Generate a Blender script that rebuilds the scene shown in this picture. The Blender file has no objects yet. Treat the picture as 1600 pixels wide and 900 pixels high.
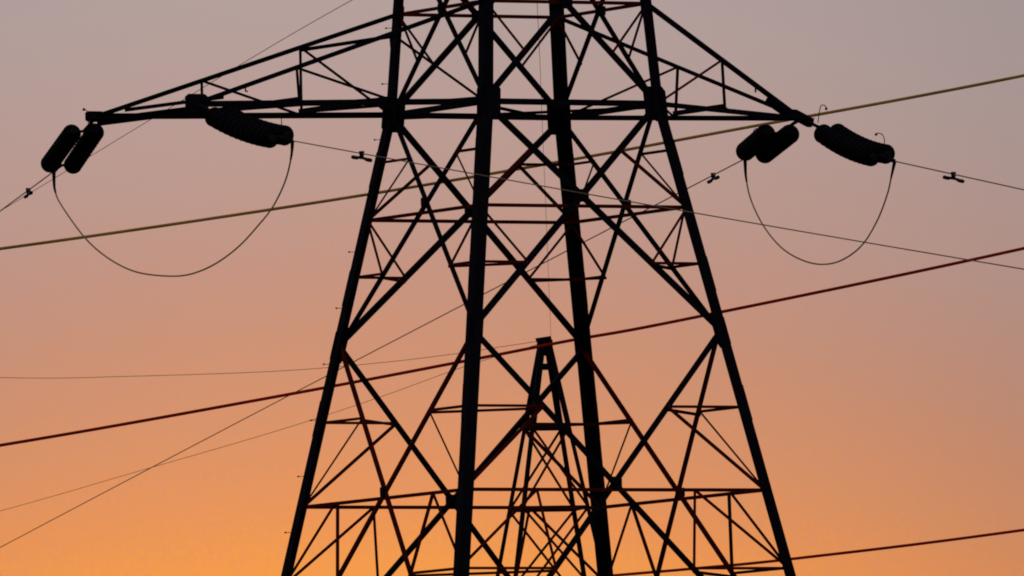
import bpy, bmesh, math, random
from mathutils import Vector, Matrix
random.seed(7)
SC = bpy.context.scene
COL = SC.collection

# ------------------------------------------------------------------ camera
S = 0.52                                    # metres per model unit of the survey below
FPX = 26460.0                               # focal length in photo pixels (long telephoto)
CAM = Vector((0.0, 0.0, 1.7))
PITCH, ROLL = math.radians(3.3847), math.radians(-1.335)
look = Vector((0, math.cos(PITCH), math.sin(PITCH)))
right0, up0 = Vector((1, 0, 0)), Vector((0, -math.sin(PITCH), math.cos(PITCH)))
cr, sr = math.cos(ROLL), math.sin(ROLL)
RIGHT, UP = right0 * cr + up0 * sr, right0 * -sr + up0 * cr
cd = bpy.data.cameras.new('camera')
cam = bpy.data.objects.new('camera', cd); COL.objects.link(cam)
m = Matrix((RIGHT, UP, -look)).transposed().to_4x4(); m.translation = CAM
cam.matrix_world = m
cd.sensor_width = 36.0; cd.lens = FPX / 1600 * 36.0
cd.clip_start = 0.5; cd.clip_end = 20000
SC.camera = cam

def at(px, py, Y):
    """the place seen at a photo pixel, at the distance Y"""
    d = look * FPX + RIGHT * (px - 800) - UP * (py - 450)
    return CAM + d * (Y / d.y)

# ------------------------------------------------------------------ sky, sun, exposure
SUN_AZ, SUN_EL = math.radians(-0.60), math.radians(1.3)
world = bpy.data.worlds.new('World'); SC.world = world; world.use_nodes = True
nt = world.node_tree; nt.nodes.clear()
N = nt.nodes.new; L = nt.links.new
def math_node(op, a, b=None, c=None):
    n = N('ShaderNodeMath'); n.operation = op
    for i, v in enumerate((a, b, c)):
        if v is None: continue
        if isinstance(v, (int, float)): n.inputs[i].default_value = v
        else: L(v, n.inputs[i])
    return n.outputs[0]
tc = N('ShaderNodeTexCoord'); sep = N('ShaderNodeSeparateXYZ'); L(tc.outputs['Generated'], sep.inputs[0])
hor = math_node('SQRT', math_node('ADD', math_node('MULTIPLY', sep.outputs[0], sep.outputs[0]),
                                  math_node('MULTIPLY', sep.outputs[1], sep.outputs[1])))
elev = math_node('MULTIPLY', math_node('ARCTAN2', sep.outputs[2], hor), 180 / math.pi)
azim = math_node('SUBTRACT', math_node('MULTIPLY', math_node('ARCTAN2', sep.outputs[0], sep.outputs[1]), 180 / math.pi),
                 math.degrees(SUN_AZ))
# the glow is widest over the sun: further round the horizon the same colour lies lower
az2 = math_node('MULTIPLY', math_node('MULTIPLY', azim, azim), 0.074)
az2 = math_node('MINIMUM', az2, 3.0)
e2 = math_node('ADD', elev, az2)
nz = N('ShaderNodeTexNoise'); nz.inputs['Scale'].default_value = 3200.0; nz.inputs['Detail'].default_value = 6.0
nz.inputs['Roughness'].default_value = 0.75
L(tc.outputs['Generated'], nz.inputs['Vector'])
e2 = math_node('ADD', e2, math_node('MULTIPLY', math_node('SUBTRACT', nz.outputs['Fac'], 0.5), 0.55))
ramp = N('ShaderNodeValToRGB')
E0, E1 = 0.0, 12.0
mr = math_node('DIVIDE', math_node('SUBTRACT', e2, E0), E1 - E0); L(mr, ramp.inputs['Fac'])
def lin(c):
    return tuple((v / 255 / 12.92) if v / 255 <= 0.04045 else ((v / 255 + 0.055) / 1.055) ** 2.4 for v in c) + (1.0,)
def elev_of(py): return math.degrees(PITCH) - math.degrees((py - 450) / FPX)
stops = [(1700, (250, 146, 50)), (1050, (250, 162, 62)), (900, (246, 157, 74)), (800, (236, 150, 89)), (700, (223, 148, 101)), (600, (213, 147, 111)),
         (500, (204, 147, 120)), (400, (197, 149, 131)), (300, (191, 153, 140)), (150, (186, 157, 150)), (0, (181, 160, 156)),
         (-300, (172, 160, 160)), (-1200, (155, 152, 162)), (-3500, (128, 132, 154))]
el = ramp.color_ramp.elements
while len(el) > 1: el.remove(el[-1])
for i, (py, c) in enumerate(stops):
    p = (elev_of(py) - E0) / (E1 - E0)
    e = el[0] if i == 0 else el.new(max(0, min(1, p)))
    e.position = max(0, min(1, p)); e.color = lin(c)
sky = N('ShaderNodeTexSky'); sky.sky_type = 'NISHITA'; sky.sun_disc = False
sky.sun_elevation = SUN_EL; sky.sun_rotation = SUN_AZ; sky.air_density = 1.5; sky.dust_density = 3.0
bg1 = N('ShaderNodeBackground'); L(sky.outputs[0], bg1.inputs[0]); bg1.inputs[1].default_value = 0.1
bg2 = N('ShaderNodeBackground'); L(ramp.outputs[0], bg2.inputs[0]); L(math_node('MAXIMUM', math_node('SUBTRACT', 1.0, math_node('MULTIPLY', math_node('MULTIPLY', azim, azim), 0.027)), 0.86), bg2.inputs[1])
# the glow fades little away from sunset: added fill behind the viewer
glow = N('ShaderNodeMapRange'); glow.interpolation_type = 'SMOOTHSTEP'
L(math_node('ABSOLUTE', azim), glow.inputs['Value'])
glow.inputs['From Min'].default_value = 20; glow.inputs['From Max'].default_value = 75
glow.inputs['To Min'].default_value = 1; glow.inputs['To Max'].default_value = 0.75
mix = N('ShaderNodeMixShader'); L(glow.outputs[0], mix.inputs[0]); L(bg1.outputs[0], mix.inputs[1]); L(bg2.outputs[0], mix.inputs[2])
out = N('ShaderNodeOutputWorld'); L(mix.outputs[0], out.inputs[0])

sl = bpy.data.lights.new('sun', 'SUN'); sl.energy = 0.5; sl.angle = math.radians(0.5); sl.color = (1.0, 0.55, 0.25)
sun = bpy.data.objects.new('sun', sl); COL.objects.link(sun)
to_sun = Vector((math.sin(SUN_AZ) * math.cos(SUN_EL), math.cos(SUN_AZ) * math.cos(SUN_EL), math.sin(SUN_EL)))
sun.rotation_euler = to_sun.to_track_quat('Z', 'Y').to_euler()
vs = SC.view_settings
vs.view_transform = 'Standard'; vs.look = 'None'; vs.gamma = 1; vs.exposure = 0; vs.use_curve_mapping = False
SC.render.engine = 'CYCLES'
SC.cycles.filter_width = 1.9                # the photograph is soft
SC.cycles.max_bounces = 4

# ------------------------------------------------------------------ materials
def mat(name, col, rough=0.6, spec=0.3, var=0.35, scale=6.0, col2=None, metal=0.0):
    mt = bpy.data.materials.new(name); mt.use_nodes = True
    t = mt.node_tree; b = t.nodes['Principled BSDF']
    b.inputs['Roughness'].default_value = rough; b.inputs['Specular IOR Level'].default_value = spec
    b.inputs['Metallic'].default_value = metal
    n = t.nodes.new('ShaderNodeTexNoise'); n.inputs['Scale'].default_value = scale; n.inputs['Detail'].default_value = 5
    tcn = t.nodes.new('ShaderNodeTexCoord'); t.links.new(tcn.outputs['Object'], n.inputs['Vector'])
    r = t.nodes.new('ShaderNodeValToRGB')
    c2 = col2 or tuple(c * (1 - var) for c in col)
    r.color_ramp.elements[0].position = 0.35; r.color_ramp.elements[0].color = (*c2, 1)
    r.color_ramp.elements[1].position = 0.65; r.color_ramp.elements[1].color = (*col, 1)
    t.links.new(n.outputs['Fac'], r.inputs['Fac']); t.links.new(r.outputs['Color'], b.inputs['Base Color'])
    return mt
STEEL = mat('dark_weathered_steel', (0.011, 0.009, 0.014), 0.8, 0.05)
REDBLOOM = mat('red_bloom_steel', (0.16, 0.014, 0.007), 0.9, 0.03, col2=(0.09, 0.010, 0.006))  # red bleed of bright sky over thin members, put into the base colour
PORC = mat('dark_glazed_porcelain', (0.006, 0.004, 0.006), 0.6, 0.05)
TANBLOOM = mat('tan_bloom_conductor', (0.80, 0.53, 0.27), 0.8, 0.05, scale=1.0)  # pale tan of sky light blurring over thin wire, put into its colour
REDWIRE = mat('red_bloom_conductor', (0.72, 0.022, 0.008), 0.8, 0.03, scale=1.0)  # red bloom of the sky around the line, painted into its colour
GREYWIRE = mat('dull_grey_conductor', (0.40, 0.27, 0.14), 0.8, 0.05, scale=1.0)
OLIVE = mat('olive_bloom_conductor', (0.86, 0.45, 0.08), 0.8, 0.05, scale=1.0)  # yellow sky bloom over the fine lines, painted as base colour
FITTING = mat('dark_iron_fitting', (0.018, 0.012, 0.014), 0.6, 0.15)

# ------------------------------------------------------------------ object helpers
def link(name, bm, material, parent=None):
    me = bpy.data.meshes.new(name); bm.normal_update(); bm.to_mesh(me); bm.free()
    me.materials.append(material)
    o = bpy.data.objects.new(name, me); COL.objects.link(o)
    if parent: o.parent = parent
    return o
def tag(o, label=None, cat=None, group=None, kind=None):
    for k, v in (('label', label), ('category', cat), ('group', group), ('kind', kind)):
        if v: o[k] = v
    return o
def empty(name, loc, rz=0.0):
    o = bpy.data.objects.new(name, None); COL.objects.link(o)
    o.location = loc; o.rotation_euler = (0, 0, rz); o.empty_display_size = 0.5
    return o

def angle_bar(bm, p, q, b, n, off=0.0, along=None, t=None):
    """an L-section steel angle from p to q: one flange in the plane with normal n, the other turned inward"""
    p, q = Vector(p), Vector(q); d = (q - p).normalized(); n = Vector(n)
    n = (n - d * n.dot(d)).normalized(); w = along or n.cross(d).normalized()
    t = t or max(0.006, b * 0.11)
    prof = [(-b/2, 0), (b/2, 0), (b/2, -b*0.85), (b/2 - t, -b*0.85), (b/2 - t, -t), (-b/2, -t)]
    rings = []
    for e in (p, q):
        rings.append([bm.verts.new(e + w * x + n * (y + off)) for x, y in prof])
    k = len(prof)
    for i in range(k):
        bm.faces.new((rings[0][i], rings[0][(i+1) % k], rings[1][(i+1) % k], rings[1][i]))
    bm.faces.new(rings[0][::-1]); bm.faces.new(rings[1])
    bmesh.ops.recalc_face_normals(bm, faces=bm.faces[:])
def leg_bar(bm, p, q, b, ux, uy):
    """corner angle: heel outward, flanges along ux and uy (towards the neighbouring legs)"""
    p, q = Vector(p), Vector(q); ux, uy = Vector(ux), Vector(uy); t = b * 0.11
    heel = -(ux + uy) * b * 0.3
    prof = [(0, 0), (b, 0), (b, t), (t, t), (t, b), (0, b)]
    rings = [[bm.verts.new(e + heel + ux * x + uy * y) for x, y in prof] for e in (p, q)]
    k = len(prof)
    for i in range(k):
        bm.faces.new((rings[0][i], rings[0][(i+1) % k], rings[1][(i+1) % k], rings[1][i]))
    bm.faces.new(rings[0][::-1]); bm.faces.new(rings[1])
    bmesh.ops.recalc_face_normals(bm, faces=bm.faces[:])
def plate(bm, c, ax, ay, n, w, h, t=0.012, off=0.0, cut=0.3):
    """a gusset plate with clipped corners"""
    c, ax, ay, n = Vector(c), Vector(ax).normalized(), Vector(ay).normalized(), Vector(n).normalized()
    k = 1 - cut
    pr = [(-1, -k), (-k, -1), (k, -1), (1, -k), (1, k), (k, 1), (-k, 1), (-1, k)]
    lo = [bm.verts.new(c + ax * x * w/2 + ay * y * h/2 + n * off) for x, y in pr]
    hi = [bm.verts.new(c + ax * x * w/2 + ay * y * h/2 + n * (off + t)) for x, y in pr]
    for i in range(8):
        bm.faces.new((lo[i], lo[(i+1) % 8], hi[(i+1) % 8], hi[i]))
    bm.faces.new(lo[::-1]); bm.faces.new(hi)
    bmesh.ops.recalc_face_normals(bm, faces=bm.faces[:])
def tube(bm, pts, r, seg=8):
    pts = [Vector(p) for p in pts]; rr = r if hasattr(r, '__len__') else [r] * len(pts)
    rings = []; prev = None
    for i, p in enumerate(pts):
        d = (pts[min(i+1, len(pts)-1)] - pts[max(i-1, 0)]).normalized()
        a = prev if prev is not None else (Vector((0, 0, 1)) if abs(d.z) < 0.9 else Vector((1, 0, 0)))
        x = (a - d * a.dot(d)).normalized(); prev = x; y = d.cross(x)
        rings.append([bm.verts.new(p + (x * math.cos(2*math.pi*k/seg) + y * math.sin(2*math.pi*k/seg)) * rr[i]) for k in range(seg)])
    for a, b in zip(rings, rings[1:]):
        for k in range(seg):
            f = bm.faces.new((a[k], a[(k+1) % seg], b[(k+1) % seg], b[k])); f.smooth = True
    bm.faces.new(rings[0][::-1]); bm.faces.new(rings[-1])
def catmull(P, n=10):
    P = [Vector(p) for p in P]; Q = [P[0]*2 - P[1]] + P + [P[-1]*2 - P[-2]]; o = []
    for i in range(1, len(Q) - 2):
        a, b, c, d = Q[i-1:i+3]
        for k in range(n):
            t = k / n
            o.append(0.5 * (b*2 + (c-a)*t + (a*2 - b*5 + c*4 - d)*t*t + (b*3 - a - c*3 + d)*t**3))
    return o + [P[-1]]

# ------------------------------------------------------------------ ground (below the frame)
bm = bmesh.new(); G = 40; R = 9000.0
def gh(x, y):
    r = math.hypot(x, y - 200); return 0.0 if r < 300 else -0.3 * math.sin(x * 0.004) * math.sin(y * 0.003)
vv = [[None]*(G+1) for _ in range(G+1)]
for i in range(G+1):
    for j in range(G+1):
        a, b = (i/G*2-1), (j/G*2-1)
        x, y = math.copysign(abs(a)**2.2, a) * R, math.copysign(abs(b)**2.2, b) * R
        vv[i][j] = bm.verts.new((x, y, gh(x, y)))
for i in range(G):
    for j in range(G):
        bm.faces.new((vv[i][j], vv[i+1][j], vv[i+1][j+1], vv[i][j+1]))
gm = mat('dry_grass_ground', (0.10, 0.085, 0.04), 0.95, 0.05, col2=(0.045, 0.05, 0.02), scale=0.4)
tag(link('ground', bm, gm), kind='structure')

# ------------------------------------------------------------------ the lattice transmission tower
TX, TY, PHI = 0.4142 * S, 430.0 * S, math.radians(28.826)
def Z(z): return 1.7 + (z - 2) * S
def half(z):                                 # half the tower's side, model units
    return 2.516 + 0.186 * (31.976 - z) if z < 31.976 else 2.516 - 0.066 * (z - 31.976)
zR, z0, z1, z2, z3, z4, z5, zg = 34.54, 31.976, 29.313, 26.152, 22.056, 16.3, 8.6, 2 - 1.7 / S
zm1, zm2, zr2, zp = 36.76, 40.8, 43.0, 46.6
PX = 0.00845                                 # metres per photo pixel at the tower
tower = tag(empty('transmission_tower', (TX, TY, 0), PHI),
            'large black steel lattice tower in the foreground carrying two crossarms with insulators', 'transmission tower', 'lattice towers')
TM = Matrix.Translation((TX, TY, 0)) @ Matrix.Rotation(PHI, 4, 'Z')
TMI = TM.inverted()
SIGN = {'A': (-1, 1), 'B': (-1, -1), 'C': (1, 1), 'D': (1, -1)}
def corner(c, z):
    h = half(z) * S; return Vector((SIGN[c][0] * h, SIGN[c][1] * h, Z(z)))
FACES = {'AC': ('A', 'C', (0, 1, 0)), 'BD': ('B', 'D', (0, -1, 0)), 'AB': ('A', 'B', (-1, 0, 0)), 'CD': ('C', 'D', (1, 0, 0))}
cnt = [0]
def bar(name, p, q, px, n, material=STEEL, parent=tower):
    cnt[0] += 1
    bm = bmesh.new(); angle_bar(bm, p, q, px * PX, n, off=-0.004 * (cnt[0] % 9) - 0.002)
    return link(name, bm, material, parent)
# legs, each one continuous angle with a splice plate, in two tapers
for c, (sx, sy) in SIGN.items():
    bm = bmesh.new(); ux, uy = (-sx, 0, 0), (0, -sy, 0)
    leg_bar(bm, corner(c, zg), corner(c, z0), 18.6 * PX, ux, uy)
    leg_bar(bm, corner(c, z0) - Vector((0, 0, 0.02)), corner(c, zr2), 17.5 * PX, ux, uy)
    for zz in (30.6, 24.3, 27.6):            # splice covers
        a, b = corner(c, zz - 0.45), corner(c, zz + 0.45)
        off = Vector((sx, sy, 0)) * 0.005
        leg_bar(bm, a + off, b + off, 18.7 * PX, ux, uy)
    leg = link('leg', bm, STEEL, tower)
    if c == 'A':                             # climbing pegs
        for py in range(20):
            zz = 34.2 - py * 1.42
            p = corner(c, zz); bm = bmesh.new()
            e = p + Vector((-0.115, 0.065, 0))
            tube(bm, [p + Vector((-0.05, 0.03, 0)), e], 0.004, 6); tube(bm, [e + Vector((0.01, -0.006, 0)), e + Vector((-0.012, 0.006, 0))], 0.0105, 6)
            link('step_bolt', bm, STEEL, leg)
# concrete feet
conc = mat('concrete_footing', (0.30, 0.29, 0.27), 0.9, 0.1)
for c in SIGN:
    p = corner(c, zg); bm = bmesh.new()
    bmesh.ops.create_cone(bm, cap_ends=True, segments=16, radius1=0.45, radius2=0.32, depth=0.5,
                          matrix=Matrix.Translation((p.x, p.y, 0.20)))
    link('footing', bm, conc, tower)

def cross(p1, q1, p2, q2):
    """point of p1q1 nearest to p2q2"""
    d1, d2, r = q1 - p1, q2 - p2, p1 - p2
    a, b, c, d, e = d1.dot(d1), d1.dot(d2), d2.dot(d2), d1.dot(r), d2.dot(r)
    return p1 + d1 * ((b*e - c*d) / (a*c - b*b))
WIDE = ('AC', 'BD')
def panel(zt, zmid, zb, upper=None, lower=None, wd=13.0, nd=8.5, names=True, ring=True):
    mids = {}
    for fk, (l, r, n) in FACES.items():
        w = wd if fk in WIDE else nd
        mt = STEEL if (fk in WIDE or zb > z3 - 0.1) else REDBLOOM
        a, b, c, d = corner(l, zt), corner(r, zt), corner(l, zb), corner(r, zb)
        bar('main_brace', a, d, w, n, mt); bar('main_brace', b, c, w, n, mt)
        x = cross(a, d, b, c)
        bm = bmesh.new(); s = (20 if fk in WIDE else 15) * PX
        plate(bm, x, Vector(n).cross((0, 0, 1)), (0, 0, 1), n, s, s, off=0.004); link('gusset_plate', bm, STEEL, tower)
        if ring:
            bar('horizontal_strut', corner(l, zmid), corner(r, zmid), 5.6, n, REDBLOOM)
        for me, top, bot in ((l, a, c), (r, b, d)):
            # upper half: redundants off the brace that comes down from this leg
            k = corner(me, zmid)
            if upper:
                md = (top + x) / 2; zu = (zt + zmid) / 2
                lm = corner(me, zmid + (md.z - Z(zmid)) / S); mids[('u', fk, me)] = md
                if upper == 'full' or fk not in WIDE or (fk == 'AC' and me == 'C'):
                    bar('redundant_strut', lm, md, 4.2, n, REDBLOOM)
                bar('redundant_brace', k, md, 4.6 if fk in WIDE else 3.4, n, REDBLOOM)
            if lower:
                md = x.lerp(bot, 0.365) if lower == 'hung' else (bot + x) / 2
                lm = corner(me, zmid + (md.z - Z(zmid)) / S); mids[('l', fk, me)] = md
                if lower == 'hung':
                    o = corner(r if me == l else l, zmid); q = k.lerp(o, 0.24 if fk in WIDE else 0.205)
                    bar('redundant_strut', lm, md, 4.2, n, REDBLOOM)
                    bar('hanger_strut', q, md, 4.6, n, REDBLOOM)
                    bar('redundant_brace', q, lm, 4.8 if fk in WIDE else 3.4, n, REDBLOOM)
                else:
                    if lower == 'full': bar('redundant_strut', lm, md, 4.2, n, REDBLOOM)
                    bar('redundant_brace', k, md, 4.0 if fk in WIDE else 3.2, n, REDBLOOM)
    for c in SIGN:                            # ties across the corner between the two faces
        f2 = [fk for fk in FACES if c in fk]
        for half_, on in (('u', upper == 'full'), ('l', lower in ('full', 'hung'))):
            if on:
                bar('corner_tie', mids[(half_, f2[0], c)], mids[(half_, f2[1], c)], 5.0, (0, 0, 1), REDBLOOM)
panel(zm1, zR, z0, None, 'plain', 10.5, 6.0)
panel(z0, z1, z2, 'part', 'full', 11.0, 6.0)
panel(z2, z3, z4, 'full', 'hung', 9.8, 6.2)
# below and above the frame the lattice simply carries on
def plain_panel(zt, zb, w):
    for fk, (l, r, n) in FACES.items():
        bar('main_brace', corner(l, zt), corner(r, zb), w, n); bar('main_brace', corner(r, zt), corner(l, zb), w, n)
        bar('horizontal_strut', corner(l, zb), corner(r, zb), 8, n) if zb > 3 else None
plain_panel(z4, z5, 12); plain_panel(z5, zg + 1.0, 12)
plain_panel(zm2, zm1, 10); plain_panel(zr2, zm2, 9)
apex = Vector((0, 0, Z(zp)))
for c in SIGN:
    bar('peak_leg', corner(c, zr2), apex, 12, (SIGN[c][0], SIGN[c][1], 0))
# heavy ring at the crossarm level
for fk, (l, r, n) in FACES.items():
    bar('horizontal_strut', corner(l, z0), corner(r, z0), 9.5, n)
bar('plan_brace', corner('A', z0), corner('D', z0), 5, (0, 0, 1)); 
bar('plan_brace', corner('B', z0), corner('C', z0), 5, (0, 0, 1))
# gussets at the leg nodes
for zz, w, h in ((z0, 40, 54), (z2, 25, 58), (zR, 20, 32), (z1, 14, 24), (z3, 17, 26)):
    for fk, (l, r, n) in FACES.items():
        for me, o in ((l, r), (r, l)):
            k = corner(me, zz); inw = (corner(o, zz) - k).normalized(); ay = corner(me, zz + 1) - k
            bm = bmesh.new(); ww = w * (1.0 if fk in WIDE else 0.8) * PX
            plate(bm, k + inw * ww * 0.17, inw, ay, n, ww, h * PX, t=0.01, off=0.012, cut=0.28)
            link('gusset_plate', bm, STEEL, tower)

def local_at(px, py, yl=None, xl=None):
    """tower-frame point on the plane y = yl seen at a photo pixel"""
    o = TMI @ CAM; d = (TMI.to_3x3()) @ (at(px, py, TY) - CAM)
    t = (yl - o.y) / d.y
    return o + d * t

# ---- left crossarm: square-ended, two tips
h0 = half(z0) * S
def arm_part(name, p, q, px, n, par, mt=STEEL): return bar(name, p, q, px, n, mt, par)
def square_arm(za, zr, side, tipA, tipB):
    ha = half(za) * S; rA, rB = ('A', 'B') if side < 0 else ('C', 'D')
    bm = bmesh.new()
    ctr = (tipA + tipB) / 2; e = (tipB - tipA).normalized()
    angle_bar(bm, tipA - e * 0.05, tipB + e * 0.05, 13 * PX, (0, 0, 1), off=-0.03)
    plate(bm, tipA, (1, 0, 0), (0, 0, 1), (0, 1, 0), 34 * PX, 17 * PX, off=0.02)
    plate(bm, tipB, (1, 0, 0), (0, 0, 1), (0, -1, 0), 40 * PX, 30 * PX, off=0.02)
    arm = link('crossarm', bm, STEEL, tower)
    nodes = {}
    for c, tip, n in ((rA, tipA, (0, 1, 0)), (rB, tipB, (0, -1, 0))):
        lo, hi = corner(c, za), corner(c, zr)
        arm_part('lower_chord', lo, tip, 9, n, arm); arm_part('upper_chord', hi, tip, 7.2, n, arm)
        u1, u2 = hi.lerp(tip, 0.325), hi.lerp(tip, 0.653)
        l1, l2 = lo.lerp(tip, 0.305), lo.lerp(tip, 0.643)
        nodes[c] = (u1, u2, l1, l2, hi.lerp(tip, 0.91), lo.lerp(tip, 0.91))
        arm_part('lattice_strut', u1, l1, 4.6, n, arm); arm_part('lattice_strut', u2, l2, 4.6, n, arm)
        arm_part('lattice_brace', u1, lo, 4.2, n, arm); arm_part('lattice_brace', u2, l1, 4.2, n, arm)
    a, b = nodes[rA], nodes[rB]
    arm_part('lattice_strut', a[0], b[0], 6, (0, 0, 1), arm); arm_part('lattice_strut', a[4], b[4], 6, (0, 0, 1), arm)
    arm_part('lattice_strut', a[2], b[2], 9, (0, 0, -1), arm); arm_part('lattice_strut', a[3], b[3], 7, (0, 0, -1), arm)
    arm_part('lattice_brace', a[2], corner(rB, za), 5, (0, 0, -1), arm); arm_part('lattice_brace', a[3], b[2], 5, (0, 0, -1), arm)
    # hanging step on the near upper chord
    bm = bmesh.new(); p = corner(rB, zr).lerp(tipB, 0.83)
    tube(bm, [p, p + Vector((0, 0, -0.07)), p + Vector((0.03, 0, -0.07))], 0.012, 6); link('bracket', bm, STEEL, arm)
    return arm
tipA = local_at(150, 182, yl=h0); tipB = local_at(306, 162, yl=-h0)
square_arm(z0, zR, -1, tipA, tipB)
# ---- right crossarm: pointed, both chords meet in one tip
def pointed_arm(za, zr, tip):
    bm = bmesh.new()
    plate(bm, tip, (1, 0, -0.45), (0.45, 0, 1), (0, -1, 0), 42 * PX, 17 * PX, off=0.0, t=0.03)
    plate(bm, tip + Vector((-0.36, 0, 0.16)), (1, 0, -0.62), (0.62, 0, 1), (0, -1, 0), 46 * PX, 17 * PX, off=0.0, t=0.02)
    plate(bm, tip + Vector((-0.10, 0.0, 0.0)), (1, 0, 0), (0, 1, 0), (0, 0, -1), 60 * PX, 30 * PX, off=0.0, t=0.015)
    arm = link('crossarm', bm, STEEL, tower)
    nd = {}
    for c, n, mt, px in (('C', (0, 1, 0), STEEL, 6.5), ('D', (0, -1, 0), STEEL, 9)):
        lo, hi = corner(c, za), corner(c, zr)
        arm_part('lower_chord', lo, tip, 8, n, arm); arm_part('upper_chord', hi, tip, px, n, arm, mt)
        k = 0.49
        u, l = hi.lerp(tip, k), lo.lerp(tip, k - 0.02); nd[c] = (u, l)
        arm_part('lattice_strut', u, l, 5.2, n, arm); arm_part('lattice_brace', u, lo, 3.8, n, arm, REDBLOOM)
    arm_part('lattice_strut', nd['C'][1], nd['D'][1], 8, (0, 0, -1), arm)
    arm_part('lattice_brace', nd['C'][1], corner('D', za), 4.5, (0, 0, -1), arm)
    bm = bmesh.new(); p = corner('D', zr).lerp(tip, 0.70)
    tube(bm, [p, p + Vector((0, 0, -0.11))], 0.014, 6); link('bracket', bm, STEEL, arm)
    return arm
tipR = local_at(1252, 185, yl=0.0)
pointed_arm(z0, zR, tipR)
# the upper pair, above the frame, carries the topmost wire
dz = (zm2 - z0) * S
pointed_arm(zm2, zr2, tipR + Vector((-0.25, 0, dz)))
square_arm(zm2, zr2, -1, Vector((tipA.x + .3, half(zm2) * S, tipA.z + dz)), Vector((tipB.x + .3, -half(zm2) * S, tipB.z + dz)))

# ------------------------------------------------------------------ insulator sets
WT = {k: TM @ v for k, v in (('A', tipA), ('B', tipB), ('R', tipR))}
def string_profile(bm, pts, r, n):
    """a chain of cap-and-pin discs along pts"""
    rad, P = [], []
    tot = len(pts) - 1
    for i in range(n):
        for f, q in ((0.02, 0.26), (0.34, 0.34), (0.44, 0.80), (0.58, 1.0), (0.72, 1.0), (0.78, 0.30)):
            s = (i + f) / n * tot; k = min(int(s), tot - 1)
            P.append(pts[k].lerp(pts[k+1], s - k)); rad.append(r * q)
    tube(bm, P, rad, 20)
def insulator_set(label, tip, strings, Yo, dY, clamp, horns, sag, rad=0.133):
    root = tag(empty('insulator_set', tip), label, 'insulator', 'strain insulator sets on the crossarms')
    inv = Matrix.Translation(-Vector(tip)); ends = []
    starts = []
    for (a, b) in strings:
        p, q = at(a[0], a[1], Yo + dY * 0.10), at(b[0], b[1], Yo + dY)
        starts.append(p); ends.append(q)
        pts = [p.lerp(q, k / 12) - Vector((0, 0, sag * 4 * (k/12) * (1 - k/12))) for k in range(13)]
        bm = bmesh.new(); string_profile(bm, [inv @ v for v in pts], rad, 12)
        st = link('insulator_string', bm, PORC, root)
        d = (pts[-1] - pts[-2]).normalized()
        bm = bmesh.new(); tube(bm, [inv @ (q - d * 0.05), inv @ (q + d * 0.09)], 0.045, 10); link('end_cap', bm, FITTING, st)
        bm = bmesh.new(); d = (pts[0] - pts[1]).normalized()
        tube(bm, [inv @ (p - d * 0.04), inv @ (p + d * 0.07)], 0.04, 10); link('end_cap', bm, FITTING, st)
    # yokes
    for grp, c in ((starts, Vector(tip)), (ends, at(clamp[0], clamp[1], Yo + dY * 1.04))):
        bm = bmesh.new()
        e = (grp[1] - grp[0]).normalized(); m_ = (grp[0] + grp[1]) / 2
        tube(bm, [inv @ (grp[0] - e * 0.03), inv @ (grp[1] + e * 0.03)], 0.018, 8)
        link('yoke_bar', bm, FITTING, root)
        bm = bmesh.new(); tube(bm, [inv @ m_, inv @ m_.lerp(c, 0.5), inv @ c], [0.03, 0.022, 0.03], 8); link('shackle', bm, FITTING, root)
    for hp in horns:
        Yh = Yo + dY * hp[0]
        bm = bmesh.new(); pts = catmull([at(x, y, Yh) for x, y in hp[1]], 6)
        tube(bm, [inv @ v for v in pts], 0.006, 6); link('arcing_horn', bm, FITTING, root)
        bm = bmesh.new(); e = inv @ pts[-1]
        bmesh.ops.create_icosphere(bm, subdivisions=1, radius=0.022, matrix=Matrix.Translation(e)); link('horn_ball', bm, FITTING, root)
    return at(clamp[0], clamp[1], Yo + dY * 1.04)
FAR, NEAR = 2.0, -1.85
cA = insulator_set('pair of dark disc strings hanging at the far left tip of the left crossarm', WT['A'],
    [((114, 206), (77, 257)), ((150, 204), (113, 259))], WT['A'].y, FAR, (84, 268),
    [(0.08, [(138, 203), (138, 185), (136, 174), (131, 171)])], 0.0, 0.124)
cB = insulator_set('long sagging double disc string under the left crossarm, beside the lattice strut', WT['B'],
    [((330, 180), (424, 216)), ((350, 177), (447, 212))], WT['B'].y, NEAR, (457, 220),
    [(1.0, [(440, 203), (440, 192), (439, 182), (436, 178)])], 0.045)
cRl = insulator_set('short steep pair of dark disc strings left of the pointed right crossarm tip', WT['R'],
    [((1198, 208), (1164, 237)), ((1236, 208), (1194, 241))], WT['R'].y, FAR, (1164, 248),
    [(0.6, [(1177, 214), (1177, 206), (1181, 201), (1186, 203)])], 0.0)
cRr = insulator_set('sagging double disc string right of the pointed right crossarm tip', WT['R'] + Vector((0.03, -0.05, -0.02)),
    [((1282, 206), (1363, 245)), ((1304, 205), (1386, 241))], WT['R'].y, NEAR, (1398, 252),
    [(0.05, [(1278, 192), (1280, 176), (1283, 165), (1289, 165), (1291, 170)]), (0.95, [(1380, 232), (1382, 220), (1379, 211), (1373, 208), (1369, 210)])], 0.05)

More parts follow.
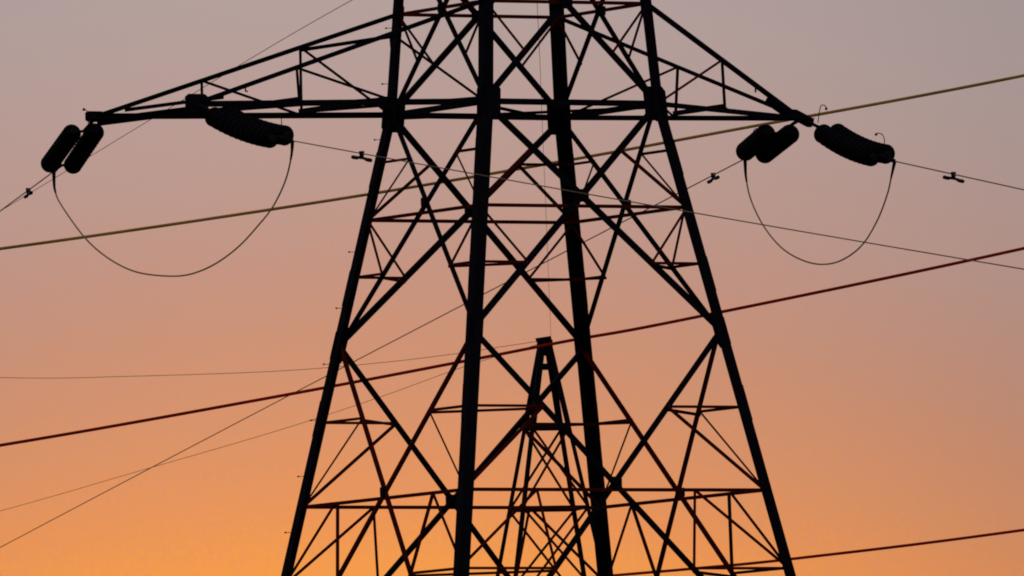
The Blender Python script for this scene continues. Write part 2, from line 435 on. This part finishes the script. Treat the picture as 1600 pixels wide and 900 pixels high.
# ------------------------------------------------------------------ jumper loops
def jumper(label, pts, Ya, Yb, a, b):
    n = len(pts); w = [at(x, y, Ya + (Yb - Ya) * i / (n - 1)) for i, (x, y) in enumerate(pts)]
    w = [a] + w + [b]
    P = catmull(w, 8)
    bm = bmesh.new(); tube(bm, P, 0.0108, 8)
    o = tag(link('jumper_cable', bm, TANBLOOM), label, 'jumper cable', 'jumper loops below the crossarms')
    taper = [0.026 - 0.0014 * i for i in range(10)]
    for sl_, rs in ((P[:10], taper), (P[-10:], taper[::-1])):
        bm = bmesh.new(); tube(bm, sl_, rs, 8)
        link('terminal_sleeve', bm, FITTING, o)
jumper('wide slack cable looping below the left crossarm', [(86, 298), (98, 324), (134, 373), (170, 404), (210, 424), (255, 431), (295, 429), (335, 413),
       (372, 386), (402, 354), (427, 322), (446, 282), (455, 245)], cA.y - 0.1, cB.y + 0.1, cA, cB)
jumper('narrow slack cable looping below the tip of the right crossarm', [(1166, 280), (1174, 314), (1193, 353), (1220, 386), (1250, 405), (1282, 413), (1314, 407),
       (1346, 384), (1370, 346), (1386, 305), (1393, 275)], cRl.y - 0.1, cRr.y + 0.1, cRl, cRr)

# ------------------------------------------------------------------ wires
def wire(name, label, cat, group, P, r, material):
    bm = bmesh.new(); tube(bm, P, r, 8)
    return tag(link(name, bm, material), label, cat, group)
def run(a, b, ext, sag=0.0, n=40):
    """a straight or slightly sagging run from a through b and on"""
    e = a + (b - a) * ext; o = []
    for k in range(n + 1):
        t = k / n; s = t * ext
        o.append(a.lerp(e, t) - Vector((0, 0, sag * 4 * s * (1 - s))))
    return o
lA = run(cA, at(-30, 352, cA.y + 12), 9); wire('conductor_wire', 'thin wire leaving the far left insulator pair towards the left edge', 'wire', 'conductors strung from the crossarms', lA, 0.0085, TANBLOOM)
lB = run(cB, at(1620, 424, cB.y - 17), 4, 0.02); wire('conductor_wire', 'thin wire from the sagging left insulator passing behind the tower legs to the right edge', 'wire', 'conductors strung from the crossarms', lB, 0.0072, GREYWIRE)
lC = run(cRl, at(-20, 866, cRl.y + 114), 4, -0.02); wire('conductor_wire', 'thin wire running from the short right insulator pair down to the lower left corner', 'wire', 'conductors strung from the crossarms', lC, 0.0088, TANBLOOM)
lD = run(cRr, at(1620, 301, cRr.y - 3.3), 20); wire('conductor_wire', 'thin wire leaving the sagging right insulator towards the right edge', 'wire', 'conductors strung from the crossarms', lD, 0.0088, TANBLOOM)
tipU = TM @ (tipR + Vector((-0.25, 0, dz)))
lE0 = at(550, 0, tipU.y + 46); lE1 = at(5, 327, tipU.y + 110)
P = catmull([tipU, lE0, at(240, 184, tipU.y + 80), lE1, lE1 + (lE1 - lE0), lE1 + (lE1 - lE0) * 5], 14)
wire('conductor_wire', 'faint thin wire crossing the left crossarm from the top edge', 'wire', 'conductors strung from the crossarms', P, 0.0062, TANBLOOM)
def crossing(label, pts, Y, r, material):
    P = catmull([at(x, y, Y) for x, y in pts], 10)
    a, b = P[0] - P[10], P[-1] - P[-11]      # the spans go on to far-off poles
    flat = lambda v: Vector((v.x, v.y, v.z * 0.3))
    P = [P[0] + flat(a) * 40, P[0] + flat(a) * 12] + P + [P[-1] + flat(b) * 12, P[-1] + flat(b) * 40]
    wire('power_line', label, 'wire', 'thick lines crossing behind the tower', P, r, material)
crossing('thick olive brown line touching the right crossarm tip', [(-600, 465), (5, 388), (500, 315.5), (850, 257), (1140, 204), (1600, 118), (2300, -30)], TY + 16, 0.0215, OLIVE)
crossing('thick dark red line passing the top of the small distant tower', [(-600, 790), (5, 695), (430, 620), (732, 563), (891, 532), (1065, 500), (1600, 388), (2300, 225)], TY + 17, 0.0225, REDWIRE)
crossing('thick dark red line low at the lower right corner', [(300, 960), (800, 915), (962, 899), (1077, 889), (1240, 873), (1600, 828), (2300, 725)], TY + 18, 0.0205, REDWIRE)

# ------------------------------------------------------------------ vibration dampers
def damper(label, P, px, py, Ya, size, drop):
    best = None                              # the spot on the wire where the photograph shows it
    for a, b in zip(P, P[1:]):
        for t in range(60):
            q = a.lerp(b, t / 60); v = q - CAM; w = v.dot(look)
            if w < 20: continue
            x = 800 + FPX * v.dot(RIGHT) / w
            if best is None or abs(x - px) < best[0]: best = (abs(x - px), q, (b - a).normalized())
    _, p, d = best
    root = tag(empty('vibration_damper', p), label, 'vibration damper', 'vibration dampers on the wires')
    dn = Vector((0, 0, -1)); q = dn * drop
    bm = bmesh.new(); tube(bm, [-dn * 0.03, q * 0.5, q], [0.036, 0.030, 0.024], 8); link('clamp', bm, FITTING, root)
    for s in (-1, 1):
        e = q + d * s * size + dn * 0.012
        bm = bmesh.new(); tube(bm, [q, e], 0.019, 8); link('messenger_rod', bm, FITTING, root)
        bm = bmesh.new(); tube(bm, [e - d * s * size * 0.55, e - d * s * size * 0.5, e - d*s*0.01, e + d*s*0.01], [0.016, 0.024, 0.026, 0.016], 8); link('weight', bm, FITTING, root)
    return root
damper('small dumbbell damper on the wire at the left edge of the picture', lA, 44, 303, cA.y + 5.5, 0.48, 0.05)
damper('small dumbbell damper hanging just left of the tower leg', lB, 565, 243, cB.y - 1.6, 0.26, 0.055)
damper('small dumbbell damper below the short right insulator pair', lC, 1114, 278, cRl.y + 5, 0.50, 0.05)
damper('small dumbbell damper on the wire near the right edge of the picture', lD, 1489, 275, cRr.y - 1.5, 0.26, 0.055)

# ------------------------------------------------------------------ the next tower, far behind
Y2 = 470.0; PX2 = Y2 / FPX
top2 = at(851, 530, Y2); ph2 = math.radians(12.0)
base2 = Vector((top2.x, Y2, 0))
tower2 = tag(empty('transmission_tower', base2, ph2), 'small distant lattice tower whose narrow peak shows between the legs of the large one', 'transmission tower', 'lattice towers')
def z2of(py): return at(855, py, Y2).z
zt2 = z2of(530)
def h2(z): return max(0.10, (30.0 * PX2) + (z2of(668) - z) * 0.176)
def c2(c, z): return Vector((SIGN[c][0] * h2(z), SIGN[c][1] * h2(z), z))
def bar2(name, p, q, px, n, material=STEEL):
    cnt[0] += 1; bm = bmesh.new(); angle_bar(bm, p, q, px * PX2, n, off=-0.003 * (cnt[0] % 9) - 0.002); return link(name, bm, material, tower2)
for c, (sx, sy) in SIGN.items():
    bm = bmesh.new(); leg_bar(bm, c2(c, 0), c2(c, z2of(668)), 6.5 * PX2, (-sx, 0, 0), (0, -sy, 0))
    leg_bar(bm, c2(c, z2of(668)), c2(c, z2of(535)), 9.0 * PX2, (-sx, 0, 0), (0, -sy, 0)); link('leg', bm, STEEL, tower2)
LV = [(573, 668, False, 9), (668, 795, True, 5), (795, 960, True, 4.5), (960, 1180, True, 5), (1180, 1460, True, 5), (1460, 1800, True, 5)]
for ya, yb, xb, hp in LV:
    za, zb = z2of(ya), z2of(yb)
    for fk, (l, r, n) in FACES.items():
        if fk in WIDE: bar2('horizontal_strut', c2(l, zb), c2(r, zb), 7 if ya == 573 else hp, n)
        else: bar2('horizontal_strut', c2(l, zb), c2(r, zb), 5, n)
        if xb and (fk in WIDE or ya > 1100):
            bar2('main_brace', c2(l, za), c2(r, zb), 4.0, n, REDBLOOM); bar2('main_brace', c2(r, za), c2(l, zb), 4.0, n, REDBLOOM)
for fk, (l, r, n) in FACES.items():
    bar2('horizontal_strut', c2(l, z2of(573)), c2(r, z2of(573)), 9, n)
bm = bmesh.new()
plate(bm, (0, 0, zt2 - 0.22), (1, 0, 0), (0, 0, 1), (0, -1, 0), 22 * PX2, 26 * PX2, t=0.3, off=-0.15, cut=0.2)
link('peak_plate', bm, STEEL, tower2)
bm = bmesh.new(); angle_bar(bm, (-0.25, 0, zt2 - 0.02), (0.19, 0, zt2 + 0.04), 6 * PX2, (0, -1, 0)); link('earth_wire_bracket', bm, STEEL, tower2)
pk = top2 + Vector((-0.15, 0, -0.05)); pr = at(861, 525, Y2)
def far_wire(label, P, r): wire('shield_wire', label, 'wire', 'faint wires tied to the distant tower', P, r, OLIVE)
far_wire('faint nearly level wire running left from the distant tower peak',
         catmull([pk] + [at(x, y, Y2 + d) for x, y, d in ((782, 542, 1), (717, 552, 2), (592, 567, 4), (430, 580, 6), (200, 588, 9), (5, 590, 12), (-400, 575, 16), (-1500, 480, 28), (-6000, 300, 80))], 8), 0.008)
far_wire('faint wire falling steeply left from the distant tower peak',
         catmull([pk + Vector((0, 0, -0.08))] + [at(x, y, Y2 + d) for x, y, d in ((725, 573, 5), (592, 621, 14), (430, 674, 24), (200, 741, 38), (5, 797, 50), (-400, 905, 75), (-1200, 1060, 140), (-3000, 1300, 300))], 8), 0.008)
apw = TM @ apex
far_wire('faint upright wire running from the distant tower peak up past the top edge',
         catmull([pr, at(857, 430, 428), at(853, 330, 390), at(847.5, 200, 345), at(839, 0, 292), apw], 10), 0.0045)
